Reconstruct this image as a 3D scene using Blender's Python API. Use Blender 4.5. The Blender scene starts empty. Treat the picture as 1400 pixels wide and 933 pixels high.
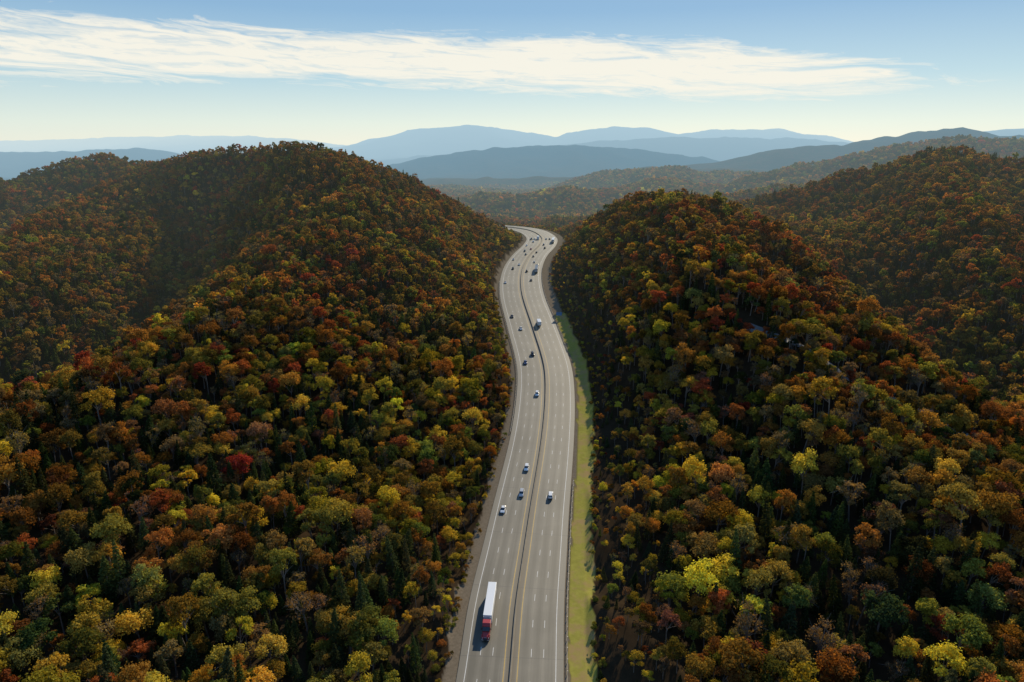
import bpy, math, random
import numpy as np
from mathutils import Vector, Matrix
rng=np.random.default_rng(7); random.seed(7)
sc=bpy.context.scene
CAMZ=140.0
# ---------------------------------------------------------------- noise
def _h(ix,iy,seed):
    n=(ix.astype(np.int64)*374761393+iy.astype(np.int64)*668265263+seed*1442695041)&0xffffffff
    n=((n^(n>>13))*1274126177)&0xffffffff
    n=n^(n>>16)
    return (n&0xffff)/65535.0
def vn(x,y,seed=0):
    ix=np.floor(x);iy=np.floor(y);fx=x-ix;fy=y-iy
    ix=ix.astype(np.int64);iy=iy.astype(np.int64)
    u=fx*fx*fx*(fx*(fx*6-15)+10);v=fy*fy*fy*(fy*(fy*6-15)+10)
    a=_h(ix,iy,seed);b=_h(ix+1,iy,seed);c=_h(ix,iy+1,seed);d=_h(ix+1,iy+1,seed)
    return (a*(1-u)+b*u)*(1-v)+(c*(1-u)+d*u)*v*1.0
def fbm(x,y,o=4,seed=0):
    s=0;a=1;t=0
    for i in range(o):
        s=s+a*(vn(x,y,seed+i*17)*2-1);t+=a;a*=.5
        x,y=x*1.9+y*.6+3.1,y*1.9-x*.6+7.7
    return s/t
# ---------------------------------------------------------------- road centreline
CP=np.array([(-24,-180,0,15),(-16,-60,0,15),(-9,40,0,15),(-4.7,100,0,14.6),(-0.6,151,0,14.5),(1.2,182,.5,15),(4,208,1,15),(7,236,2,15),
(14.1,296,6,15),(18,343,10,15.5),(18.9,381,14,16),(14.2,441,20,16.8),(7.7,524,27,17.3),(9,598,31,17.3),(17,661,34,17),
(29.4,721,36,17.3),(33,773,37,17),(19,835,37.5,17),(-20,885,36,16.5),(-75,915,33,16.5),(-160,935,28,16),(-260,990,22,16)],float)
def catmull(P,step=4.0):
    out=[]
    n=len(P)
    for i in range(n-1):
        p0=P[max(i-1,0)];p1=P[i];p2=P[i+1];p3=P[min(i+2,n-1)]
        L=np.linalg.norm(p2[:2]-p1[:2]);m=max(2,int(L/step))
        for k in range(m):
            t=k/m
            L0=max(np.linalg.norm(p1[:2]-p0[:2]),1);L2=max(np.linalg.norm(p3[:2]-p2[:2]),1)
            m1=(p2-p0)/(L0+L)*L if i>0 else (p2-p1)
            m2=(p3-p1)/(L2+L)*L if i<n-2 else (p2-p1)
            out.append((2*t**3-3*t**2+1)*p1+(t**3-2*t**2+t)*m1+(-2*t**3+3*t**2)*p2+(t**3-t**2)*m2)
    out.append(P[-1]);return np.array(out)
RD=catmull(CP)
for _ in range(6):
    RD[1:-1]=.25*RD[:-2]+.5*RD[1:-1]+.25*RD[2:]
RT=np.gradient(RD[:,:3],axis=0);RT/=np.linalg.norm(RT,axis=1)[:,None]
RN=np.stack([RT[:,1],-RT[:,0]],1);RN/=np.linalg.norm(RN,axis=1)[:,None]   # points to the right
RS=np.concatenate([[0],np.cumsum(np.linalg.norm(np.diff(RD[:,:3],axis=0),axis=1))])
def road_query(x,y):
    best=np.full(x.shape,1e18);z=np.zeros(x.shape);hw=np.zeros(x.shape);sd=np.zeros(x.shape)
    near=(x*x+(y-400)**2)<1200**2
    xs=x[near];ys=y[near];b=np.full(xs.shape,1e18);zz=np.zeros(xs.shape);hh=np.zeros(xs.shape);ss=np.zeros(xs.shape)
    R=RD[::2]
    for i in range(len(R)-1):
        ax,ay=R[i,:2];bx,by=R[i+1,:2];dx,dy=bx-ax,by-ay
        t=np.clip(((xs-ax)*dx+(ys-ay)*dy)/(dx*dx+dy*dy),0,1)
        ex=xs-ax-t*dx;ey=ys-ay-t*dy;d=ex*ex+ey*ey
        m=d<b
        b=np.where(m,d,b);zz=np.where(m,R[i,2]+t*(R[i+1,2]-R[i,2]),zz);hh=np.where(m,R[i,3]+t*(R[i+1,3]-R[i,3]),hh)
        ss=np.where(m,np.sign(ex*dy-ey*dx),ss)
    best[near]=b;z[near]=zz;hw[near]=hh;sd[near]=ss
    best=np.sqrt(best);best[~near]=5000
    return best-hw,z,sd
# ---------------------------------------------------------------- ridges (x,y,z), slope, rounding
RG=[
 ([(-150,742,101),(-225,731,134),(-326,795,133),(-428,880,110),(-550,935,113),(-675,925,78),(-900,900,60)],.62,18),
 ([(-225,731,134),(-150,742,101),(-77,750,62),(-22,772,40)],.52,20),
 ([(-185,716,122),(-138,640,98),(-134,560,84),(-138,480,68),(-150,405,52),(-168,332,36),(-200,250,18),(-240,170,6)],.44,12),
 ([(-440,860,100),(-440,690,74),(-405,520,58),(-375,430,44),(-345,365,28)],.46,12),
 ([(-550,935,112),(-620,780,92),(-590,620,74),(-510,480,58),(-460,380,34)],.45,14),
 ([(100,580,94),(106,540,93),(113,480,84),(124,400,69),(130,330,48),(138,270,30),(150,200,12)],.64,22),
 ([(110,560,93),(150,545,88),(177,470,77),(205,390,56),(222,330,36)],.50,14),
 ([(105,563,93),(150,640,86),(215,740,64),(260,830,56)],.5,26),
 ([(160,900,40),(273,866,52),(351,835,78),(418,810,104),(468,770,124),(540,720,112),(700,650,96),(900,600,85)],.55,34),
 ([(468,770,122),(405,640,101),(350,520,80),(312,430,56)],.54,12),
 ([(540,720,110),(490,560,90),(430,420,68),(385,330,46),(320,240,24)],.5,12),
 ([(-400,1500,0),(-96,1560,18),(0,1530,30),(129,1520,38),(230,1570,26),(330,1640,44),(420,1700,40)],.36,26),
 ([(300,2150,40),(480,2050,60),(560,2080,44),(680,2050,58),(900,2100,40)],.36,30),
 ([(40,1050,16),(170,1080,30),(330,1180,48),(520,1230,60)],.40,22),
 ([(500,1650,40),(700,1620,92),(860,1600,126),(980,1560,145),(1125,1500,132),(1500,1450,130)],.40,36),
 ([(-1500,5300,-80),(-750,5230,-66),(-430,5200,66),(0,5200,108),(480,5200,136),(857,5180,85),(1340,5150,25),(1875,5150,-60)],.26,90),
 ([(-300,3200,-40),(250,3050,0),(700,3000,34),(1100,2950,20),(1500,2900,60)],.3,60),
 ([(700,3300,20),(975,3400,64),(1313,3420,104),(1576,3440,129),(1876,3450,176),(2138,3450,196),(2363,3500,170),(3000,3500,150)],.3,70),
 ([(-900,8600,-20),(0,8600,40),(900,8600,130),(1500,8600,165),(2400,8600,180),(3300,8600,200),(4200,8600,120)],.24,120),
 ([(-3400,12400,-60),(-2300,12400,220),(-1400,12500,393),(-770,12500,444),(0,12500,350),(770,12400,244),(1540,12500,400),(2180,12500,400),(2830,12500,270),(3470,12500,340),(4630,12600,372),(5150,12500,300),(5650,12500,120)],.24,160),
 ([(-6000,6200,30),(-4200,6100,50),(-3300,6200,74),(-2700,6300,40),(-1900,6300,-50)],.2,150),
 ([(-14000,14500,150),(-10000,14500,170),(-8200,14600,230),(-6200,14600,260),(-5000,14500,240),(-3600,14500,100)],.15,300),
 ([(5000,8300,120),(5650,8400,240),(6000,8400,300),(6900,8400,380)],.2,200),
]
# hollows: (x,y,z) floor line, side slope
VL=[([(-330,700,60),(-295,620,30),(-270,540,10),(-262,456,-2),(-275,370,-8),(-300,300,-8)],.84),
    ([(312,620,58),(268,490,26),(252,390,10),(240,300,2),(222,220,0)],.76),
    ([(-520,740,52),(-490,600,30),(-440,480,14),(-400,370,6)],.72)]
def terrain(x,y):
    e,rz,sd=road_query(x,y)
    r=np.sqrt(x*x+y*y)
    zy=np.interp(y,[-300,151,236,296,343,381,441,524,598,661,721,800,1000,1300,2000,2800,5000,9000,40000],
                   [0,0,2,6,10,14,20,27,31,34,36,36,10,-8,-25,-55,-95,-100,-100])
    xr=np.interp(y,CP[:17,1],CP[:17,0])
    base=zy+.07*np.minimum(np.abs(x-xr),260)*(r<4000)
    k=4+r*.004
    acc=np.exp(np.clip(base/k,-50,90))
    for pts,s,rr in RG:
        P=np.array(pts,float);best=np.full(x.shape,-1e9)
        for i in range(len(P)-1):
            a=P[i];b=P[i+1];dx,dy=b[0]-a[0],b[1]-a[1]
            t=np.clip(((x-a[0])*dx+(y-a[1])*dy)/(dx*dx+dy*dy),0,1)
            d=np.hypot(x-a[0]-t*dx,y-a[1]-t*dy)
            best=np.maximum(best,a[2]+t*(b[2]-a[2])-s*(np.sqrt(d*d+rr*rr)-rr))
        acc=acc+np.exp(np.clip(best/k,-50,120))
    h=k*np.log(acc)
    h=np.maximum(h,base)
    for pts,s in VL:
        P=np.array(pts,float);cap=np.full(x.shape,1e9)
        for i in range(len(P)-1):
            a=P[i];b=P[i+1];dx,dy=b[0]-a[0],b[1]-a[1]
            t=np.clip(((x-a[0])*dx+(y-a[1])*dy)/(dx*dx+dy*dy),0,1)
            d=np.hypot(x-a[0]-t*dx,y-a[1]-t*dy)
            cap=np.minimum(cap,a[2]+t*(b[2]-a[2])+s*(np.sqrt(d*d+64)-8))
        dd=np.clip((h-cap)/4,-30,30);h=h-4*np.log1p(np.exp(dd))
    w1=np.clip((2500-r)/1000,0,1);w2=np.clip((r-1000)/1500,0,1)*np.clip((9000-r)/3000,.3,1);w3=np.clip((r-3500)/3000,0,1)
    rid=lambda q:1-2*np.abs(q)
    h=h+w1*(8*rid(fbm(x/120,y/120,3,3))+3*fbm(x/38,y/38,3,9)-5.5)
    h=h+w2*(20*fbm(x/420,y/420,4,21)+20*rid(fbm(x/260,y/260,3,5))-12)+w3*(34*fbm(x/1100,y/1100,6,33)+34*rid(fbm(x/700,y/700,5,35))-18)
    side=np.where(sd>0,6.5,3.5)
    up=rz+np.maximum(e-side,0)*np.where(sd>0,.8,.6)-.35
    lo=rz-np.maximum(e-side,0)*.35-.35
    return np.clip(h,lo,up)*(e<900)+h*(e>=900), e, sd
# ---------------------------------------------------------------- node helpers
def newmat(name):
    m=bpy.data.materials.new(name);m.use_nodes=True;m.node_tree.nodes.clear()
    try:m.cycles.emission_sampling='NONE'
    except Exception as ex:print(ex)
    return m,m.node_tree
def N(nt,t,**k):
    n=nt.nodes.new(t)
    for a,b in k.items():setattr(n,a,b)
    return n
def inp(nt,n,i,v):
    if hasattr(v,'is_output') :nt.links.new(v,n.inputs[i])
    else:n.inputs[i].default_value=v
def M(nt,op,a,b=0.0,c=None):
    n=N(nt,'ShaderNodeMath',operation=op);inp(nt,n,0,a);inp(nt,n,1,b)
    if c is not None:inp(nt,n,2,c)
    return n.outputs[0]
def MIX(nt,f,a,b,bt='MIX'):
    n=N(nt,'ShaderNodeMixRGB',blend_type=bt);inp(nt,n,0,f)
    inp(nt,n,1,a if hasattr(a,'is_output') else (*a,1));inp(nt,n,2,b if hasattr(b,'is_output') else (*b,1))
    return n.outputs[0]
def NOISE(nt,vec,scale,detail=4,rough=.5):
    n=N(nt,'ShaderNodeTexNoise');n.inputs['Scale'].default_value=scale;n.inputs['Detail'].default_value=detail;n.inputs['Roughness'].default_value=rough
    if vec is not None:nt.links.new(vec,n.inputs['Vector'])
    return n.outputs[0]
def RAMP(nt,f,els):
    n=N(nt,'ShaderNodeValToRGB');cr=n.color_ramp
    while len(cr.elements)<len(els):cr.elements.new(.5)
    for e,(p,c) in zip(cr.elements,els):e.position=p;e.color=(*c,1) if len(c)==3 else c
    inp(nt,n,0,f);return n.outputs[0]
# haze painted into each material: emission grows with distance from the camera position
HG=bpy.data.node_groups.new('painted_haze','ShaderNodeTree')
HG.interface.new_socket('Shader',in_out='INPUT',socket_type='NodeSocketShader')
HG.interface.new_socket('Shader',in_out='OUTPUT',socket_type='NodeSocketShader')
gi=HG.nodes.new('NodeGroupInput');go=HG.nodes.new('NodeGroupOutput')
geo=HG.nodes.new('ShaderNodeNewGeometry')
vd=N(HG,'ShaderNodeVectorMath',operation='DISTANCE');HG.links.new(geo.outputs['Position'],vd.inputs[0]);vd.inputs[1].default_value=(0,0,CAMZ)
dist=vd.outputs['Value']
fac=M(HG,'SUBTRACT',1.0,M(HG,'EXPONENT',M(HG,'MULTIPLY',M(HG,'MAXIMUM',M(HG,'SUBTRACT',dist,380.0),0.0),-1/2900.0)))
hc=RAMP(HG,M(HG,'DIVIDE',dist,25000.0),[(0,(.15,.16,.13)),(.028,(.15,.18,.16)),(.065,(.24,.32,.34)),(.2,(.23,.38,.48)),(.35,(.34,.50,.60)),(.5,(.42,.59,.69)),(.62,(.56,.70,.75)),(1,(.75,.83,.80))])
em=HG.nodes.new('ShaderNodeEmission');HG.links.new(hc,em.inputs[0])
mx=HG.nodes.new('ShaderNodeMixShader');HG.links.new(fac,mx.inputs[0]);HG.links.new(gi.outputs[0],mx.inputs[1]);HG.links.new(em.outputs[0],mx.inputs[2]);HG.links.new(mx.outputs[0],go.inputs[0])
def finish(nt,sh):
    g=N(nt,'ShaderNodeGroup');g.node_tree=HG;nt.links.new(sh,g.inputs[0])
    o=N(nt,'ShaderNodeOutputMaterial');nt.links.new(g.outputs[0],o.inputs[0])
def pbr(name,col,rough=.6,metal=0,spec=.5,noise=0.0,nscale=3.0):
    m,nt=newmat(name);b=N(nt,'ShaderNodeBsdfPrincipled')
    if noise>0:
        tc=N(nt,'ShaderNodeTexCoord');f=NOISE(nt,tc.outputs['Object'],nscale,5)
        c=MIX(nt,f,tuple(v*(1-noise) for v in col),tuple(v*(1+noise) for v in col));nt.links.new(c,b.inputs['Base Color'])
    else:b.inputs['Base Color'].default_value=(*col,1)
    b.inputs['Roughness'].default_value=rough;b.inputs['Metallic'].default_value=metal
    b.inputs['Specular IOR Level'].default_value=spec
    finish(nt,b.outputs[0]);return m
def mesh_np(name,V,F,mats=(),mi=None,smooth=False):
    V=np.asarray(V,np.float32);F=np.asarray(F,np.int32);k=F.shape[1]
    me=bpy.data.meshes.new(name);me.vertices.add(len(V));me.vertices.foreach_set('co',V.ravel())
    me.loops.add(F.size);me.loops.foreach_set('vertex_index',F.ravel())
    me.polygons.add(len(F));me.polygons.foreach_set('loop_start',np.arange(len(F),dtype=np.int32)*k)
    if mi is not None:me.polygons.foreach_set('material_index',np.asarray(mi,np.int32))
    me.polygons.foreach_set('use_smooth',np.full(len(F),smooth))
    for m in mats:me.materials.append(m)
    me.update(calc_edges=True);return me
def obj(name,me,col=None,parent=None):
    o=bpy.data.objects.new(name,me);(col or sc.collection).objects.link(o)
    if parent:o.parent=parent
    return o
# ---------------------------------------------------------------- terrain sheet
NA,NR=900,640
ang=np.radians(np.linspace(-84,84,NA));rad=15*np.exp(np.linspace(0,math.log(34000/15),NR))
A,R=np.meshgrid(ang,rad);X=(R*np.sin(A)).ravel();Y=(R*np.cos(A)).ravel()
Z,E,SD=terrain(X,Y)
idx=np.arange(NA*NR).reshape(NR,NA)
F=np.stack([idx[:-1,:-1],idx[:-1,1:],idx[1:,1:],idx[1:,:-1]],-1).reshape(-1,4)[:,::-1]
m,nt=newmat('forest_floor')
geo=N(nt,'ShaderNodeNewGeometry');P=geo.outputs['Position']
at=N(nt,'ShaderNodeAttribute',attribute_name='cover');sp=N(nt,'ShaderNodeSeparateColor');nt.links.new(at.outputs['Color'],sp.inputs[0])
n1=NOISE(nt,P,.35,6,.65);n2=NOISE(nt,P,.006,5,.6);n3=NOISE(nt,P,.045,4,.6)
lit=MIX(nt,n1,(.018,.013,.008),(.060,.040,.022))
can=RAMP(nt,n3,[(.3,(.03,.045,.02)),(.45,(.06,.06,.02)),(.55,(.10,.06,.025)),(.7,(.12,.05,.025))])
vo=N(nt,'ShaderNodeTexVoronoi');vo.inputs['Scale'].default_value=.07;nt.links.new(P,vo.inputs['Vector'])
can=MIX(nt,M(nt,'MULTIPLY',vo.outputs['Distance'],.07),can,(.01,.012,.01))
can=MIX(nt,1.0,can,MIX(nt,n2,(.6,.6,.6),(1.4,1.4,1.3)),'MULTIPLY')
c=MIX(nt,sp.outputs[2],lit,can)
gr=MIX(nt,NOISE(nt,P,.5,6,.7),(.17,.16,.03),(.42,.37,.08))
gr=MIX(nt,RAMP(nt,NOISE(nt,P,.12,5,.7),[(.47,(0,0,0)),(.65,(1,1,1))]),gr,(.34,.23,.10))
gv=MIX(nt,NOISE(nt,P,1.2,6,.75),(.07,.055,.035),(.28,.225,.16))
c=MIX(nt,sp.outputs[1],c,gv);c=MIX(nt,sp.outputs[0],c,gr)
b=N(nt,'ShaderNodeBsdfDiffuse');nt.links.new(c,b.inputs[0])
bp=N(nt,'ShaderNodeBump');bp.inputs['Strength'].default_value=.8;bp.inputs['Distance'].default_value=6
hgt=M(nt,'MULTIPLY',M(nt,'ADD',M(nt,'MULTIPLY',n3,1.5),M(nt,'MULTIPLY',vo.outputs['Distance'],-.06)),sp.outputs[2])
nt.links.new(hgt,bp.inputs['Height']);nt.links.new(bp.outputs[0],b.inputs['Normal'])
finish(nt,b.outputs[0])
me=mesh_np('terrain',np.stack([X,Y,Z],1),F,[m],smooth=True)
nz=fbm(X/9,Y/9,3,77)
grass=((SD>0)&(E>1.6+nz)&(E<9.0+2.0*nz)&(Y<470)).astype(float)
grav=(((SD<0)&(E<4.2+2*nz))|((SD>0)&((E<1.6+nz)|((Y>=380)&(E<8))))).astype(float)
far=np.clip((np.hypot(X,Y)-1500)/600,0,1)
ca=me.color_attributes.new('cover','FLOAT_COLOR','POINT')
ca.data.foreach_set('color',np.stack([grass,grav,far,np.ones_like(far)],1).astype(np.float32).ravel())
terr=obj('terrain',me)
# ---------------------------------------------------------------- road
def strip(offs,i0,i1,dz,step=1,scale=True):
    V=[];F=[];n=len(offs);ii=list(range(i0,i1,step))
    for i in ii:
        s=RD[i,3]/15 if scale else 1
        for o in offs:
            V.append((RD[i,0]+RN[i,0]*o*s,RD[i,1]+RN[i,1]*o*s,RD[i,2]+dz))
    for a in range(len(ii)-1):
        for k in range(n-1):
            F.append((a*n+k,a*n+k+1,(a+1)*n+k+1,(a+1)*n+k))
    return V,F,n,ii
offs=list(np.linspace(-15,15,31))
V,F_,n,ii=strip(offs,0,len(RD),0)
m,nt=newmat('asphalt')
at=N(nt,'ShaderNodeAttribute',attribute_name='lane');sx=N(nt,'ShaderNodeSeparateXYZ');nt.links.new(at.outputs['Vector'],sx.inputs[0])
off=sx.outputs[0];al=sx.outputs[1];ab=M(nt,'ABSOLUTE',off)
cv=N(nt,'ShaderNodeCombineXYZ');inp(nt,cv,0,M(nt,'MULTIPLY',off,1.0));inp(nt,cv,1,M(nt,'MULTIPLY',al,.02))
st=NOISE(nt,cv.outputs[0],1.3,5,.6)
geo=N(nt,'ShaderNodeNewGeometry')
gn=NOISE(nt,geo.outputs['Position'],.05,5,.6);fn=NOISE(nt,geo.outputs['Position'],2.5,4,.7)
ph=M(nt,'MULTIPLY',M(nt,'SUBTRACT',ab,2.0),2*math.pi/3.6)
tr=M(nt,'COSINE',ph)
f=M(nt,'ADD',M(nt,'MULTIPLY',st,.8),M(nt,'MULTIPLY',tr,.15))
f=M(nt,'ADD',f,M(nt,'MULTIPLY',M(nt,'SUBTRACT',gn,.5),.9))
col=RAMP(nt,f,[(.2,(.085,.075,.052)),(.45,(.13,.115,.084)),(.7,(.19,.167,.122))])
sh=M(nt,'GREATER_THAN',ab,12.9);col=MIX(nt,M(nt,'MULTIPLY',sh,.6),col,(.18,.158,.118))
med=M(nt,'LESS_THAN',ab,1.5);col=MIX(nt,M(nt,'MULTIPLY',med,.85),col,MIX(nt,st,(.06,.045,.025),(.15,.115,.07)))
col=MIX(nt,M(nt,'MULTIPLY',fn,.35),col,(.07,.066,.06))
jt=M(nt,'LESS_THAN',M(nt,'FRACT',M(nt,'DIVIDE',al,31.0)),.012);col=MIX(nt,M(nt,'MULTIPLY',jt,.35),col,(.04,.04,.04))
b=N(nt,'ShaderNodeBsdfPrincipled');nt.links.new(col,b.inputs['Base Color']);b.inputs['Roughness'].default_value=.60;b.inputs['Specular IOR Level'].default_value=.5
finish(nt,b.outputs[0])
me=mesh_np('highway',V,F_,[m],smooth=True)
a=me.attributes.new('lane','FLOAT_VECTOR','POINT')
a.data.foreach_set('vector',np.array([(o,RS[i],0) for i in ii for o in offs],np.float32).ravel())
obj('highway',me)
def lines(name,specs,mat,dz):
    V=[];F=[]
    for off,w,dash in specs:
        if dash is None:
            for i in range(len(RD)):
                s=RD[i,3]/15
                for q in (-w/2,w/2):
                    V.append((RD[i,0]+RN[i,0]*(off*s+q),RD[i,1]+RN[i,1]*(off*s+q),RD[i,2]+dz))
                if i:
                    b=len(V)-4;F.append((b,b+1,b+3,b+2))
        else:
            s0=0
            while s0<RS[-1]-8:
                for ss in (s0,s0+dash[0]):
                    x=np.interp(ss,RS,RD[:,0]);y=np.interp(ss,RS,RD[:,1]);z=np.interp(ss,RS,RD[:,2]);h=np.interp(ss,RS,RD[:,3])/15
                    nx=np.interp(ss,RS,RN[:,0]);ny=np.interp(ss,RS,RN[:,1])
                    for q in (-w/2,w/2):V.append((x+nx*(off*h+q),y+ny*(off*h+q),z+dz))
                b=len(V)-4;F.append((b,b+1,b+3,b+2));s0+=dash[1]
    obj(name,mesh_np(name,V,F,[mat]))
white=pbr('white_road_paint',(.62,.61,.57),.6,noise=.3,nscale=.8);yellow=pbr('yellow_road_paint',(.45,.28,.05),.6,noise=.3,nscale=.8)
lines('lane_markings',[(-12.8,.18,None),(12.8,.18,None)]+[(s*o,.15,(3.2,12.2)) for s in(-1,1) for o in (5.6,9.2)],white,.012)
lines('median_lines',[(-1.95,.26,None),(1.95,.26,None)],yellow,.012)
conc=pbr('weathered_concrete',(.26,.22,.16),.85,noise=.35,nscale=.3)
def sweep(name,prof,off,i0,i1,mat,scale=True):
    V=[];F=[];n=len(prof)
    for i in range(i0,i1):
        s=RD[i,3]/15 if scale else 1
        for (o,z) in prof:V.append((RD[i,0]+RN[i,0]*(off*s+o),RD[i,1]+RN[i,1]*(off*s+o),RD[i,2]+z))
    for a in range(i1-i0-1):
        for k in range(n-1):F.append((a*n+k,a*n+k+1,(a+1)*n+k+1,(a+1)*n+k))
    return V,F
V,F_=sweep('b',[(-.32,.0),(-.3,.08),(-.14,.3),(-.09,.82),(.09,.82),(.14,.3),(.3,.08),(.32,0)],0,0,len(RD),conc)
obj('median_barrier',mesh_np('median_barrier',V,F_,[conc]))
steel=pbr('galvanised_steel',(.36,.36,.35),.45,.7)
def idxY(y):return int(np.argmin(np.abs(RD[:230,1]-y)))
def guardrail(off,y0,y1):
    i0,i1=idxY(y0),idxY(y1)
    V,F=sweep('g',[(0,.45),(.05,.52),(0,.6),(.05,.68),(0,.78),(-.04,.78),(-.04,.45),(0,.45)],off,i0,i1,steel)
    for i in range(i0,i1):
        s=RD[i,3]/15
        cx=RD[i,0]+RN[i,0]*(off*s+.15);cy=RD[i,1]+RN[i,1]*(off*s+.15);cz=RD[i,2];b=len(V)
        for zz in(-.4,.75):
            for dx,dy in((-.08,-.08),(.08,-.08),(.08,.08),(-.08,.08)):V.append((cx+dx,cy+dy,cz+zz))
        F+= [(b,b+1,b+5,b+4),(b+1,b+2,b+6,b+5),(b+2,b+3,b+7,b+6),(b+3,b,b+4,b+7),(b+4,b+5,b+6,b+7)]
    obj('guardrail',mesh_np('guardrail',V,F,[steel]))
guardrail(16.0,60,262);guardrail(-15.4,300,560);guardrail(15.3,400,620)
# small country road in the right-hand hollow
cr=catmull(np.array([(120,335,0,0),(150,312,0,0),(185,288,0,0),(215,248,0,0),(262,226,0,0)],float),3)
def cdist(x,y):
    return np.min(np.hypot(x[:,None]-cr[None,:,0],y[:,None]-cr[None,:,1]),axis=1)
t=np.gradient(cr[:,:2],axis=0);t/=np.linalg.norm(t,axis=1)[:,None]
off_=np.linspace(-2.6,2.6,4);px=(cr[:,0][:,None]+t[:,1][:,None]*off_).ravel();py=(cr[:,1][:,None]-t[:,0][:,None]*off_).ravel()
pz=terrain(px,py)[0]+.5
F_=[(a*4+k,a*4+k+1,(a+1)*4+k+1,(a+1)*4+k) for a in range(len(cr)-1) for k in range(3)]
obj('country_road',mesh_np('country_road',np.stack([px,py,pz],1),F_,[pbr('old_asphalt',(.14,.13,.12),.8,noise=.3,nscale=.5)],smooth=True))
# ---------------------------------------------------------------- tree models
m,nt=newmat('leaves')
at=N(nt,'ShaderNodeAttribute',attribute_type='INSTANCER',attribute_name='tcol')
tc=N(nt,'ShaderNodeTexCoord');oi=N(nt,'ShaderNodeObjectInfo')
nv=N(nt,'ShaderNodeVectorMath',operation='ADD');nt.links.new(tc.outputs['Object'],nv.inputs[0]);nt.links.new(oi.outputs['Location'],nv.inputs[1])
la=N(nt,'ShaderNodeAttribute',attribute_name='lv')
f=NOISE(nt,nv.outputs[0],.55,2,.6)
g=M(nt,'ADD',M(nt,'MULTIPLY',f,1.2),M(nt,'MULTIPLY',la.outputs['Fac'],.9))
g=M(nt,'SUBTRACT',g,.02)
vv=N(nt,'ShaderNodeCombineXYZ');
for q in range(3):nt.links.new(g,vv.inputs[q])
c=MIX(nt,1.0,at.outputs['Color'],vv.outputs[0],'MULTIPLY')
d=N(nt,'ShaderNodeBsdfDiffuse');nt.links.new(c,d.inputs[0])
tl=N(nt,'ShaderNodeBsdfTranslucent');c2=MIX(nt,1.0,c,(1.45,1.18,.55),'MULTIPLY');nt.links.new(c2,tl.inputs[0])
ms=N(nt,'ShaderNodeMixShader');ms.inputs[0].default_value=.38;nt.links.new(d.outputs[0],ms.inputs[1]);nt.links.new(tl.outputs[0],ms.inputs[2])
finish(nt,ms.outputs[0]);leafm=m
bark=pbr('bark',(.17,.14,.11),.9)
def tube(V,F,MI,LV,p0,p1,r0,r1,ns=5):
    p0=np.array(p0,float);p1=np.array(p1,float);d=p1-p0;d/=np.linalg.norm(d);u=np.cross(d,(0.3,.9,.1));u/=np.linalg.norm(u);w=np.cross(d,u);b=len(V)
    for p,r in((p0,r0),(p1,r1)):
        for k in range(ns):
            a=2*math.pi*k/ns;V.append(tuple(p+r*(math.cos(a)*u+math.sin(a)*w)))
            LV.append(.5)
    for k in range(ns):F.append((b+k,b+(k+1)%ns,b+ns+(k+1)%ns,b+ns+k));MI.append(0)
def leafquads(V,F,MI,LV,C,Nn,S,rg):
    for c,n,s in zip(C,Nn,S):
        n=n/ (np.linalg.norm(n)+1e-6);t=rg.normal(size=3);u=np.cross(n,t);u/=np.linalg.norm(u)+1e-6;w=np.cross(n,u);b=len(V);lv=rg.uniform(.2,.8)
        j=rg.uniform(.6,1.15,4)
        q=[c+s*j[0]*u,c+s*j[1]*w*.8+n*s*.25,c-s*j[2]*u,c-s*j[3]*w*.8+n*s*.15]
        for p in q:V.append(tuple(p));LV.append(lv)
        F.append((b,b+1,b+2,b+3));MI.append(1)
def make_broad(name,seed,col,H=14,Rr=4,n=1500,size=.34,nl=13,limbs=True,sparse=False,flat=.8):
    rg=np.random.default_rng(seed);V=[];F=[];MI=[];LV=[]
    cz=H-Rr*flat*1.15
    lobes=[]
    lean=rg.normal(size=2)*.6
    for i in range(nl):
        a=i*2.399+rg.uniform(-.7,.7);q=(i+.5)/nl
        el=math.asin(min(1,1.0-q*1.35+.0)) if 1-q*1.35>-1 else -1
        rr=Rr*rg.uniform(.40,.92)
        lobes.append((np.array([math.cos(a)*math.cos(el)*rr+lean[0],math.sin(a)*math.cos(el)*rr+lean[1],cz+math.sin(el)*rr*flat*1.2+rg.uniform(-1.0,1.0)]),Rr*rg.uniform(.20,.46)))
    tube(V,F,MI,LV,(0,0,-2.5),(0,0,cz-.5),.28,.16,6)
    for c,r in lobes[::1 if sparse else 2]:
        st=np.array((0,0,cz-Rr*.9+rg.uniform(0,1.5)));mid=(st+c)/2+np.array((0,0,.3))
        tube(V,F,MI,LV,st,mid,.12,.08,4);tube(V,F,MI,LV,mid,c+(c-mid)*.55,.08,.03,3)
        if sparse:
            for _ in range(5):
                e=c+rg.normal(size=3)*r*.8+np.array((0,0,.6));tube(V,F,MI,LV,c,e,.05,.02,3)
    w=np.array([r*r for c,r in lobes]);w/=w.sum();cc=np.array((0,0,cz-Rr*.3))
    C=[];Nn=[];S=[]
    for i in rg.choice(nl,n,p=w):
        c,r=lobes[i]
        d=rg.normal(size=3);d/=np.linalg.norm(d)
        if d[2]<-.35:d[2]*=-1
        out=c-cc;out/=np.linalg.norm(out)
        if d@out<-.3:d=d-2*(d@out)*out
        rad=r*(1+.24*rg.normal())*rg.uniform(.8,1.05)
        C.append(c+d*rad*np.array((1,1,.85)));Nn.append(d+rg.normal(size=3)*.5);S.append(size*rg.uniform(.55,1.4))
    leafquads(V,F,MI,LV,C,Nn,S,rg)
    me=mesh_np(name,V,F,[bark,leafm],MI)
    a=me.attributes.new('lv','FLOAT','POINT');a.data.foreach_set('value',np.array(LV,np.float32))
    return obj(name,me,col)
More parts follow.
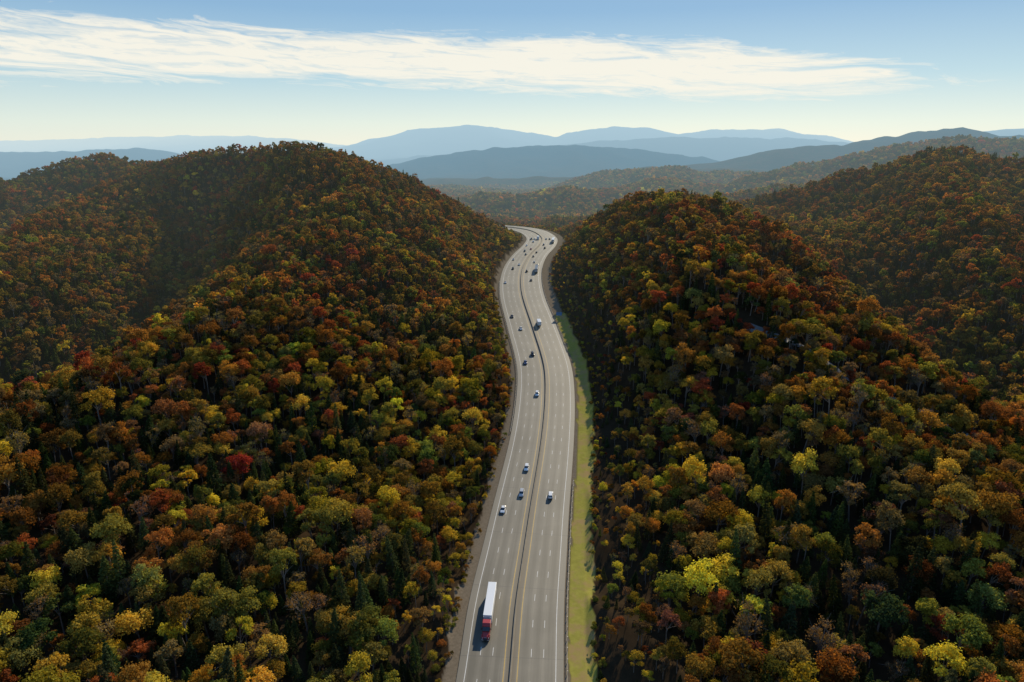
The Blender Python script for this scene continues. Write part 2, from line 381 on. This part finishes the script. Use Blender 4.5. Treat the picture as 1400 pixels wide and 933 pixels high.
def make_conifer(name,seed,col,H=15,Rr=2.6,n=900,size=.36):
    rg=np.random.default_rng(seed);V=[];F=[];MI=[];LV=[]
    tube(V,F,MI,LV,(0,0,-2.5),(0,0,H-.4),.24,.03,6)
    C=[];Nn=[];S=[];tiers=15
    for i in range(n):
        q=rg.uniform(0,1)**.75;k=int(q*tiers);zt=H*(1-.8*(k+.5)/tiers);a=rg.uniform(0,6.28)
        br=Rr*((k+.7)/tiers)**.9*(1+.22*math.sin(a*5+k*2.1));u=rg.uniform(.25,1)**.6
        C.append(np.array((math.cos(a)*br*u,math.sin(a)*br*u,zt-br*u*.28+rg.normal()*.15)));Nn.append(np.array((math.cos(a)*.5,math.sin(a)*.5,1))+rg.normal(size=3)*.35);S.append(size*rg.uniform(.6,1.3))
    leafquads(V,F,MI,LV,C,Nn,S,rg)
    me=mesh_np(name,V,F,[bark,leafm],MI)
    a=me.attributes.new('lv','FLOAT','POINT');a.data.foreach_set('value',np.array(LV,np.float32))
    return obj(name,me,col)
hi=bpy.data.collections.new('tree_kinds')
for i,(H,Rr,nl,fl) in enumerate([(14,4.2,15,.8),(15,3.7,12,1.0),(13,4.5,17,.7),(16,3.9,14,1.1),(12.5,3.5,11,.9),(14.5,4.1,19,.85),(13.5,3.3,10,1.25)]):
    make_broad('a_broadleaf_tree_%d'%i,10+i,hi,H,Rr,2000 if Rr>3.6 else 1500,.31,nl,flat=fl)
make_broad('b_thin_tree_0',50,hi,14,3.8,450,.28,14,sparse=True,flat=1)
make_broad('b_thin_tree_1',51,hi,13,3.4,650,.28,12,sparse=True,flat=1.1)
make_conifer('c_pine_tree_0',60,hi,16,2.7,1000);make_conifer('c_pine_tree_1',61,hi,14,3.2,1050)
md_=bpy.data.collections.new('hillside_tree_kinds')
for i,(H,Rr,nl,fl) in enumerate([(11,3.7,10,.8),(12,3.3,9,1.0),(10,3.9,11,.7),(12.5,3.4,9,1.15),(11,3.1,8,.95)]):
    make_broad('a_hill_tree_%d'%i,110+i,md_,H,Rr,420,.60,nl,flat=fl)
make_broad('b_hill_thin_tree',130,md_,11,3.4,170,.5,10,sparse=True,flat=1)
make_conifer('c_hill_pine_tree',131,md_,13,2.8,330,.55)
lo=bpy.data.collections.new('distant_tree_kinds')
for i in range(4):make_broad('far_tree_%d'%i,80+i,lo,12,4.6,130,1.1,8,flat=.8)
# ---------------------------------------------------------------- forest layout
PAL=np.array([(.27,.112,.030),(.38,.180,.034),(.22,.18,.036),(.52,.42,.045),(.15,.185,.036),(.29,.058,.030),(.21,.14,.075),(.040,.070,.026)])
def tree_colors(x,y,e,z,rg,kind=None):
    n=len(x)
    a=fbm(x/110,y/110,3,101);b=fbm(x/60+9,y/60,3,111);c=fbm(x/35,y/35,2,121)
    reach=np.where((y<360)&(x<0),75.,np.where(y<260,55.,26.))
    nr=np.exp(-np.maximum(e,0)/reach)*(.5+.5*np.clip(1.4-y/700,0,1)); low=np.clip(1-(z-0)/60,0,1)
    # red maples on the shoulder of the right-hand hill
    red=np.exp(-(((x-150)/60)**2+((y-430)/90)**2))
    W=np.stack([1.5+4*np.clip(b,0,1)+.8*red,.9+3*np.clip(-a,0,1)+.4*nr,1.4+4.5*np.clip(-b,0,1)+1.2*nr,.14+6.0*nr+.9*np.clip(c,0,1)*low,.6+3.4*nr+4.5*np.clip(-a-.08,0,1),.18+5*np.clip(a-.08,0,1)*(1-nr)+1.2*red,.5+1.2*np.clip(-c,0,1),np.full(n,.3)],1)
    W/=W.sum(1)[:,None];k=(rg.random(n)[:,None]>np.cumsum(W,1)).sum(1).clip(0,7)
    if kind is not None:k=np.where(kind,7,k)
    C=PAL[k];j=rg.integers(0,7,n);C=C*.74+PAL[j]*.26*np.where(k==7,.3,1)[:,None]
    C=C*((.52+.8*rg.random(n))*(1+.35*c))[:,None]*(1+rg.normal(size=(n,3))*.06)
    return np.clip(C,.01,.65)
def scatter(sp,r0,r1,half,jit=.46):
    gx=np.arange(-r1,r1,sp);gy=np.arange(20,r1,sp*.9);GX,GY=np.meshgrid(gx,gy);GX=GX+(np.arange(len(gy))%2)[:,None]*sp/2
    x=GX.ravel();y=GY.ravel();x=x+rng.uniform(-jit,jit,len(x))*sp;y=y+rng.uniform(-jit,jit,len(y))*sp
    r=np.hypot(x,y);a=np.degrees(np.arctan2(x,y));k=(r>=r0)&(r<r1)&(np.abs(a)<half)&(r>70)
    return x[k],y[k]
def forest(name,x,y,z,scale,kind,tcol,coll):
    me=bpy.data.meshes.new(name);n=len(x);me.vertices.add(n);me.vertices.foreach_set('co',np.stack([x,y,z],1).astype(np.float32).ravel())
    def A(nm,t,f,d):
        a=me.attributes.new(nm,t,'POINT');a.data.foreach_set(f,d.ravel())
    A('tscale','FLOAT_VECTOR','vector',scale.astype(np.float32));A('trot','FLOAT_VECTOR','vector',np.stack([rng.normal(0,.06,n),rng.normal(0,.06,n),rng.uniform(0,6.28,n)],1).astype(np.float32))
    A('kind','INT','value',kind.astype(np.int32));A('tcol','FLOAT_COLOR','color',np.concatenate([tcol,np.ones((n,1))],1).astype(np.float32))
    o=obj(name,me)
    g=bpy.data.node_groups.new(name+'_gn','GeometryNodeTree')
    g.interface.new_socket('Geometry',in_out='INPUT',socket_type='NodeSocketGeometry');g.interface.new_socket('Geometry',in_out='OUTPUT',socket_type='NodeSocketGeometry')
    i=g.nodes.new('NodeGroupInput');u=g.nodes.new('NodeGroupOutput')
    m2p=g.nodes.new('GeometryNodeMeshToPoints');iop=g.nodes.new('GeometryNodeInstanceOnPoints');ci=g.nodes.new('GeometryNodeCollectionInfo')
    ci.inputs['Collection'].default_value=coll;ci.inputs['Separate Children'].default_value=True;ci.inputs['Reset Children'].default_value=True
    def NA_(nm,t):
        q=g.nodes.new('GeometryNodeInputNamedAttribute');q.data_type=t;q.inputs[0].default_value=nm;return q.outputs[0]
    e2r=g.nodes.new('FunctionNodeEulerToRotation')
    g.links.new(i.outputs[0],m2p.inputs[0]);g.links.new(m2p.outputs[0],iop.inputs['Points']);g.links.new(ci.outputs[0],iop.inputs['Instance']);iop.inputs['Pick Instance'].default_value=True
    g.links.new(NA_('kind','INT'),iop.inputs['Instance Index']);g.links.new(NA_('tscale','FLOAT_VECTOR'),iop.inputs['Scale'])
    g.links.new(NA_('trot','FLOAT_VECTOR'),e2r.inputs[0]);g.links.new(e2r.outputs[0],iop.inputs['Rotation'])
    g.links.new(iop.outputs[0],u.inputs[0])
    md=o.modifiers.new('scatter','NODES');md.node_group=g;return o
def plant(name,sp,r0,r1,half,size,coll,kb,kt,kp):
    x,y=scatter(sp,r0,r1,half)
    z,e,sd=terrain(x,y);r=np.hypot(x,y)
    edge=np.where(sd>0,np.where(y<440,9.8,7.0),5.0)+1.5*fbm(x/15,y/15,2,5)
    k=(e>edge)&(rng.random(len(x))>.06)
    kk=k.copy();kk[k]=cdist(x[k],y[k])>5.0;k=kk
    x,y,z,e,sd,edge=x[k],y[k],z[k],e[k],sd[k],edge[k];n=len(x)
    nn=fbm(x/45,y/45,3,200)
    pine=rng.random(n)<np.clip(.09+.75*np.clip(nn-.08,0,1)+.10*np.exp(-e/30)+.32*np.clip(1-z/26,0,1)*(e>60),0,.5)  # extra dark pines on low ground, added to stand in for hollow shade
    thin=(rng.random(n)<.14)&~pine
    kind=rng.integers(0,kb,n);kind=np.where(thin,rng.integers(kb,kb+kt,n),kind);kind=np.where(pine,rng.integers(kb+kt,kb+kt+kp,n),kind)
    taper=1-.25*np.clip((np.hypot(x,y)-300)/600,0,1)
    ed=np.clip((e-edge)/30,0,1)
    s=size*taper*rng.uniform(.48,1.12,n)*(1+.45*rng.random(n)**4*ed)*np.where(sd>0,.32+.68*ed,.55+.45*np.clip(ed*2,0,1))
    S=np.stack([s*rng.uniform(.85,1.15,n),s*rng.uniform(.85,1.15,n),s*rng.uniform(.85,1.2,n)],1)
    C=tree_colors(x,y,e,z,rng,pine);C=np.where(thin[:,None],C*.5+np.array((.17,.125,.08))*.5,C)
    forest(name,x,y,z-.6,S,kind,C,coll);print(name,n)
plant('autumn_forest',4.8,0,400,47,.88,hi,7,2,2)
plant('hillside_forest',4.3,400,1180,46,.90,md_,5,1,1)
# roadside scrub
x,y=scatter(2.6,0,520,50)
z,e,sd=terrain(x,y)
k=(e>np.where(sd>0,8.2,2.6))&(e<np.where(sd>0,11,7))&(rng.random(len(x))<.5);x,y,z,e=x[k],y[k],z[k],e[k];n=len(x)
s=rng.uniform(.10,.28,n);forest('roadside_shrubs',x,y,z-.8*s*7-.0,np.stack([s*1.2,s*1.2,s],1),rng.integers(0,7,n),tree_colors(x,y,e,z,rng)*np.array((.9,1,.9)),hi)
# distant
x,y=scatter(8.0,1180,2900,44)
z,e,sd=terrain(x,y)
r=np.hypot(x,y);sl=(z+16-CAMZ)/r
ZG=Z.reshape(NR,NA);rr=rad[:,None];cm=np.maximum.accumulate((ZG-CAMZ)/rr,axis=0)
ia=np.clip(((np.arctan2(x,y)-ang[0])/(ang[1]-ang[0])).astype(int),0,NA-1);ir=np.clip(np.searchsorted(rad,r*.985)-1,0,NR-1)
k=sl>cm[ir,ia]-.006
x,y,z=x[k],y[k],z[k];n=len(x);s=rng.uniform(.65,1.1,n)
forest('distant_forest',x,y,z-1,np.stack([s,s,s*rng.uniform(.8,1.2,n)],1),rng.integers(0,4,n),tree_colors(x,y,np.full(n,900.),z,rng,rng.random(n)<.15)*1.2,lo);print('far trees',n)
# ---------------------------------------------------------------- vehicles
glass=pbr('dark_glass',(.015,.018,.022),.12,0,.8);tyre=pbr('tyre_rubber',(.02,.02,.02),.85);chrome=pbr('bare_metal',(.5,.5,.5),.3,1);redl=pbr('tail_lamp',(.4,.02,.02),.3);lamp=pbr('head_lamp',(.8,.8,.78),.15);blackp=pbr('black_plastic',(.03,.03,.03),.6)
PAINT={n:pbr(n+'_paint',c,.28,.0,.6) for n,c in dict(white=(.75,.75,.73),silver=(.42,.43,.44),black=(.02,.02,.022),red=(.35,.02,.02),blue=(.04,.08,.2),grey=(.13,.13,.135),trailer=(.80,.80,.78)).items()}
def loft(name,secs,mat,parent,bevel=0):
    V=[];F=[]
    for (yy,wb,wt,zb,zt) in secs:
        wm=max(wb,wt);zm=zb+(zt-zb)*.55
        V+=[(-wb,yy,zb),(wb,yy,zb),(wm,yy,zm),(wt,yy,zt),(-wt,yy,zt),(-wm,yy,zm)]
    for a in range(len(secs)-1):
        for k in range(6):F.append((a*6+k,a*6+(k+1)%6,(a+1)*6+(k+1)%6,(a+1)*6+k))
    me=bpy.data.meshes.new(name);L=(len(secs)-1)*6
    me.from_pydata(V,[],F+[tuple(range(5,-1,-1)),tuple(range(L,L+6))]);me.materials.append(mat);me.update()
    import bmesh
    bm=bmesh.new();bm.from_mesh(me);bmesh.ops.recalc_face_normals(bm,faces=bm.faces);bm.to_mesh(me);bm.free()
    o=obj(name,me,None,parent)
    if bevel:
        b=o.modifiers.new('b','BEVEL');b.width=bevel;b.segments=2
    return o
def wheels(parent,pos,r,w,x0):
    for i,(yy,s) in enumerate([(p,s) for p in pos for s in(-1,1)]):
        V=[];F=[];n=14
        for q,rr in((-w/2,r*.93),(-w/4,r),(w/4,r),(w/2,r*.93),(w/2,r*.5),(w/2-.05,r*.45)):
            for k in range(n):V.append((s*(x0+q),yy+rr*math.cos(6.2832*k/n),r+rr*math.sin(6.2832*k/n)))
        for a in range(5):
            for k in range(n):F.append((a*n+k,a*n+(k+1)%n,(a+1)*n+(k+1)%n,(a+1)*n+k))
        me=bpy.data.meshes.new('wheel');me.from_pydata(V,[],F+[tuple(range(n)),tuple(range(5*n,6*n))]);me.materials.append(tyre);obj('wheel_%d'%(i+1),me,None,parent)
def car(col,suv=False):
    e=bpy.data.objects.new('suv' if suv else 'car',None);sc.collection.objects.link(e);p=PAINT[col]
    if suv:
        loft('body',[(-2.35,.80,.78,.42,1.0),(-2.25,.93,.88,.32,1.12),(-.9,.96,.90,.28,1.14),(.9,.96,.88,.28,1.12),(2.0,.93,.82,.3,1.0),(2.38,.78,.68,.4,.82)],p,e,.05)
        loft('windows',[(-2.2,.84,.72,1.12,1.2),(-2.0,.87,.70,1.12,1.66),(.3,.87,.70,1.12,1.68),(1.05,.84,.74,1.12,1.16)],glass,e,.03)
        loft('roof',[(-2.12,.66,.60,1.655,1.70),(-1.8,.72,.66,1.665,1.76),(.1,.72,.66,1.675,1.77),(.38,.66,.60,1.66,1.71)],p,e,.02);hl=2.34
    else:
        loft('body',[(-2.3,.76,.72,.42,.88),(-2.15,.88,.80,.3,.98),(-1.2,.92,.84,.26,1.0),(.9,.92,.84,.26,.98),(1.9,.88,.76,.28,.84),(2.3,.72,.60,.38,.68)],p,e,.05)
        loft('windows',[(-1.85,.78,.66,.97,1.02),(-1.1,.82,.62,.99,1.38),(.15,.82,.62,.99,1.42),(1.1,.78,.68,.96,1.0)],glass,e,.03)
        loft('roof',[(-1.1,.56,.54,1.37,1.41),(-.8,.63,.58,1.385,1.45),(0,.63,.58,1.40,1.47),(.2,.56,.54,1.40,1.43)],p,e,.02);hl=2.25
    zz=.68 if suv else .6
    for s,nm in((-1,'left'),(1,'right')):
        for yy,mt,n2 in((hl-.12,lamp,'head_lamp'),(-hl-.0,redl,'tail_lamp')):
            o=loft(nm+'_'+n2,[(yy-.1,.16,.16,zz,zz+.16),(yy+.12,.14,.14,zz,zz+.15)],mt,e,.01);o.location.x=s*.58
        o=loft(nm+'_mirror',[(.75,.1,.1,1.0,1.16),(.88,.08,.08,1.02,1.14)],p,e,.02);o.location.x=s*1.0
    wheels(e,(-1.4,1.42),.34 if not suv else .38,.24,.82);return e
def semi(cab,box='trailer'):
    e=bpy.data.objects.new('semi_truck',None);sc.collection.objects.link(e);p=PAINT[cab];t=PAINT[box]
    loft('trailer_box',[(-10.6,1.3,1.3,1.15,4.05),(5.2,1.3,1.3,1.15,4.05)],t,e,.06)
    loft('trailer_doors',[(-10.66,1.22,1.22,1.22,3.95),(-10.602,1.22,1.22,1.22,3.95)],PAINT['silver'],e,.01)
    loft('trailer_frame',[(-10.5,.5,.5,.85,1.14),(5,.5,.5,.95,1.14)],blackp,e)
    loft('landing_gear',[(2.0,.6,.6,.35,.9),(2.25,.6,.6,.35,.9)],blackp,e)
    loft('side_skirt',[(-7,1.2,1.2,.5,1.14),(1.5,1.2,1.2,.5,1.14)],PAINT['white'],e,.02)
    loft('chassis',[(3,.5,.5,.6,.98),(12,.5,.5,.6,.98)],blackp,e)
    loft('sleeper',[(6.0,1.22,1.15,.9,3.3),(6.3,1.24,1.17,.85,3.55),(8.2,1.24,1.15,.85,3.75),(8.8,1.2,1.05,.85,3.1)],p,e,.08)
    loft('cab_windows',[(8.75,1.12,1.02,1.95,2.95),(9.55,1.08,1.0,1.85,2.0)],glass,e,.05)
    loft('door_windows',[(8.0,1.26,1.2,1.95,2.6),(8.75,1.24,1.2,1.95,2.6)],glass,e,.02)
    loft('hood',[(8.7,1.2,1.05,.75,1.9),(10.0,1.05,.9,.7,1.75),(11.2,.95,.75,.65,1.55),(11.5,.85,.65,.7,1.4)],p,e,.08)
    loft('grille',[(11.45,.5,.45,.75,1.35),(11.56,.48,.43,.78,1.32)],chrome,e,.02)
    loft('bumper',[(11.35,1.15,1.15,.38,.72),(11.75,1.0,1.0,.4,.7)],chrome,e,.04)
    for s,nm in((-1,'left'),(1,'right')):
        o=loft(nm+'_fender',[(9.6,.25,.22,.7,1.0),(10.2,.28,.25,.95,1.3),(11.0,.26,.22,.75,1.1)],p,e,.05);o.location.x=s*1.0
        o=loft(nm+'_exhaust_stack',[(5.75,.07,.07,.9,3.9),(5.9,.07,.07,.9,3.9)],chrome,e,.02);o.location.x=s*1.1
        o=loft(nm+'_fuel_tank',[(6.6,.28,.28,.45,.95),(8.3,.28,.28,.45,.95)],chrome,e,.1);o.location.x=s*.95
        o=loft(nm+'_mirror',[(8.9,.1,.1,1.9,2.6),(9.0,.1,.1,1.9,2.6)],blackp,e,.02);o.location.x=s*1.45
        o=loft(nm+'_head_lamp',[(11.3,.14,.14,.95,1.2),(11.48,.12,.12,.97,1.18)],lamp,e,.02);o.location.x=s*.85
    wheels(e,(-9.6,-8.3,4.2,5.5,10.4),.52,.5,1.0);return e
def box_truck(col):
    e=bpy.data.objects.new('box_truck',None);sc.collection.objects.link(e)
    loft('cargo_box',[(-4.4,1.2,1.2,.95,3.5),(2.0,1.2,1.2,.95,3.5)],PAINT['trailer'],e,.05)
    loft('chassis',[(-4.2,.5,.5,.6,.94),(4.0,.5,.5,.6,.94)],blackp,e)
    loft('cab',[(2.15,1.05,1.0,.6,2.3),(2.9,1.05,.95,.5,2.35),(3.5,1.05,.95,.5,1.6),(4.6,.95,.8,.5,1.3)],PAINT[col],e,.08)
    loft('windshield',[(2.95,.98,.9,1.5,2.28),(3.58,.94,.9,1.45,1.63)],glass,e,.02)
    wheels(e,(-2.9,3.6),.46,.35,.95);return e
def place(o,Yr,off,toward):
    i=idxY(Yr);s=RD[i,3]/15;p=Vector((RD[i,0]+RN[i,0]*off*s,RD[i,1]+RN[i,1]*off*s,RD[i,2]+.02))
    f=Vector(RT[i]);f=-f if toward else f
    r=f.cross(Vector((0,0,1))).normalized();u=r.cross(f)
    o.matrix_world=Matrix(((r.x,f.x,u.x,p.x),(r.y,f.y,u.y,p.y),(r.z,f.z,u.z,p.z),(0,0,0,1)))
place(semi('red'),178,-8.0,True)
for Yr,off,col,suv in [(235,-10.6,'white',0),(246,-4.6,'silver',1),(268,-4.6,'white',1),(344,-4.4,'white',1),(384,-10,'blue',0),(396,-5,'black',1),(441,-7.4,'white',0),(466,-10.6,'black',0),
    (553,-11,'white',0),(604,-7.4,'black',1),(640,-10.9,'silver',0),(665,-3.8,'black',0),(693,-4,'red',0),(735,-7.4,'white',1),(773,-3.8,'black',1),(808,-7.4,'white',0),(835,-10,'black',1),
    (618,-3.8,'white',0),(680,-7.4,'grey',1),(712,-11,'white',0),(752,-10.9,'black',0),(790,-4,'silver',1)]:
    place(car(col,suv),Yr,off,True)
for Yr,off,col,suv in [(246,7.2,'white',1),(592,3.8,'black',1),(560,7.4,'grey',0),(632,7.4,'white',0),(655,3.9,'grey',0),(700,7.4,'black',1),(762,4,'white',0),(678,3.9,'black',0),(722,3.8,'silver',1),(782,7.4,'black',0)]:
    place(car(col,suv),Yr,off,False)
place(box_truck('white'),450,4.2,False)
place(semi('black','grey'),600,11,False);place(semi('white'),742,11,False);place(box_truck('white'),823,-3.8,True)
# road sign
sg=bpy.data.objects.new('road_sign',None);sc.collection.objects.link(sg)
loft('panel',[(-.04,2.0,2.0,2.2,4.6),(.0,2.0,2.0,2.2,4.6)],pbr('blue_sign_face',(.05,.16,.35),.4),sg,.01)
loft('panel_border',[(-.05,1.9,1.9,2.3,4.5),(-.042,1.9,1.9,2.3,4.5)],pbr('sign_blue',(.06,.2,.42),.4),sg)
for s in(-1,1):
    o=loft('post_%d'%(1 if s<0 else 2),[(.02,.08,.08,-1,4.5),(.16,.08,.08,-1,4.5)],steel,sg);o.location.x=s*1.2
i=idxY(462);sg.location=(RD[i,0]+RN[i,0]*(RD[i,3]+3.5),RD[i,1],RD[i,2])
# ---------------------------------------------------------------- light
AZ,EL=math.radians(21),math.radians(27)
sd_=Vector((math.sin(AZ)*math.cos(EL),math.cos(AZ)*math.cos(EL),math.sin(EL)))
l=bpy.data.lights.new('sun','SUN');l.energy=5.0;l.angle=math.radians(.5);l.color=(1,.87,.64)
lo_=obj('sun',l);lo_.rotation_euler=sd_.to_track_quat('Z','Y').to_euler()
w=bpy.data.worlds.new('World');sc.world=w;w.use_nodes=True;nt=w.node_tree;nt.nodes.clear()
sky=N(nt,'ShaderNodeTexSky');sky.sky_type='NISHITA';sky.sun_disc=False;sky.sun_elevation=EL;sky.sun_rotation=AZ;sky.altitude=600;sky.air_density=1.0;sky.dust_density=.2;sky.ozone_density=1.5
tc=N(nt,'ShaderNodeTexCoord');s3=N(nt,'ShaderNodeSeparateXYZ');nt.links.new(tc.outputs['Generated'],s3.inputs[0])
az=M(nt,'ARCTAN2',s3.outputs[0],s3.outputs[1]);el=M(nt,'ARCSINE',s3.outputs[2])
def CURVE(x,pts):
    f=M(nt,'MULTIPLY_ADD',x,.5,.5);r=RAMP(nt,f,[(p*.5+.5,(v,v,v)) for p,v in pts]);return r
cen=CURVE(az,[(-.8,.098),(-.5,.108),(-.2,.108),(0,.104),(.25,.092),(.5,.072)])
hwid=CURVE(az,[(-.8,.058),(-.5,.052),(-.2,.044),(0,.050),(.25,.052),(.5,.028)])
amp=CURVE(az,[(-.8,.98),(-.5,1.05),(0,1.2),(.3,1.2),(.44,.95),(.62,0)])
tilt=M(nt,'MULTIPLY_ADD',az,.075,el)
cu=N(nt,'ShaderNodeCombineXYZ');inp(nt,cu,0,M(nt,'MULTIPLY',az,5.0));inp(nt,cu,1,M(nt,'MULTIPLY',tilt,30.0))
warp=NOISE(nt,cu.outputs[0],1.0,4)
cu2=N(nt,'ShaderNodeCombineXYZ');inp(nt,cu2,0,M(nt,'MULTIPLY_ADD',warp,3.5,M(nt,'MULTIPLY',az,9.0)));inp(nt,cu2,1,M(nt,'MULTIPLY_ADD',warp,4.5,M(nt,'MULTIPLY',tilt,95.0)))
nz=NOISE(nt,cu2.outputs[0],1.0,10,.66)
band=M(nt,'SUBTRACT',1.0,M(nt,'POWER',M(nt,'MINIMUM',M(nt,'ABSOLUTE',M(nt,'DIVIDE',M(nt,'SUBTRACT',el,cen),hwid)),1.0),2.0))
cm_=M(nt,'MULTIPLY',amp,band)
cl=M(nt,'MULTIPLY',M(nt,'ADD',M(nt,'SUBTRACT',nz,.5),M(nt,'MULTIPLY',M(nt,'SUBTRACT',cm_,.50),.42)),4.2)
n=N(nt,'ShaderNodeClamp');nt.links.new(cl,n.inputs[0]);cl=n.outputs[0]
grad=RAMP(nt,M(nt,'MULTIPLY',M(nt,'MAXIMUM',el,0.0),2.0),[(0,(.84,.87,.77)),(.05,(.76,.85,.78)),(.16,(.49,.68,.76)),(.33,(.26,.46,.68)),(1,(.12,.26,.55))])
gs=MIX(nt,1.0,grad,(10,10,10),'MULTIPLY')
base=MIX(nt,.87,sky.outputs[0],gs)
skc=MIX(nt,M(nt,'MULTIPLY',cl,.93),base,(9.6,9.2,8.0))
bg=N(nt,'ShaderNodeBackground');bg.inputs[1].default_value=.1;nt.links.new(skc,bg.inputs[0])
o=N(nt,'ShaderNodeOutputWorld');nt.links.new(bg.outputs[0],o.inputs[0])
# ---------------------------------------------------------------- camera
c=bpy.data.cameras.new('camera');c.lens=24;c.sensor_width=36;c.clip_start=1;c.clip_end=80000
co=obj('camera',c);co.location=(0,0,CAMZ);co.rotation_euler=(math.radians(90-16.23),0,0);sc.camera=co
sc.view_settings.view_transform='Standard';sc.view_settings.look='None';sc.view_settings.exposure=0
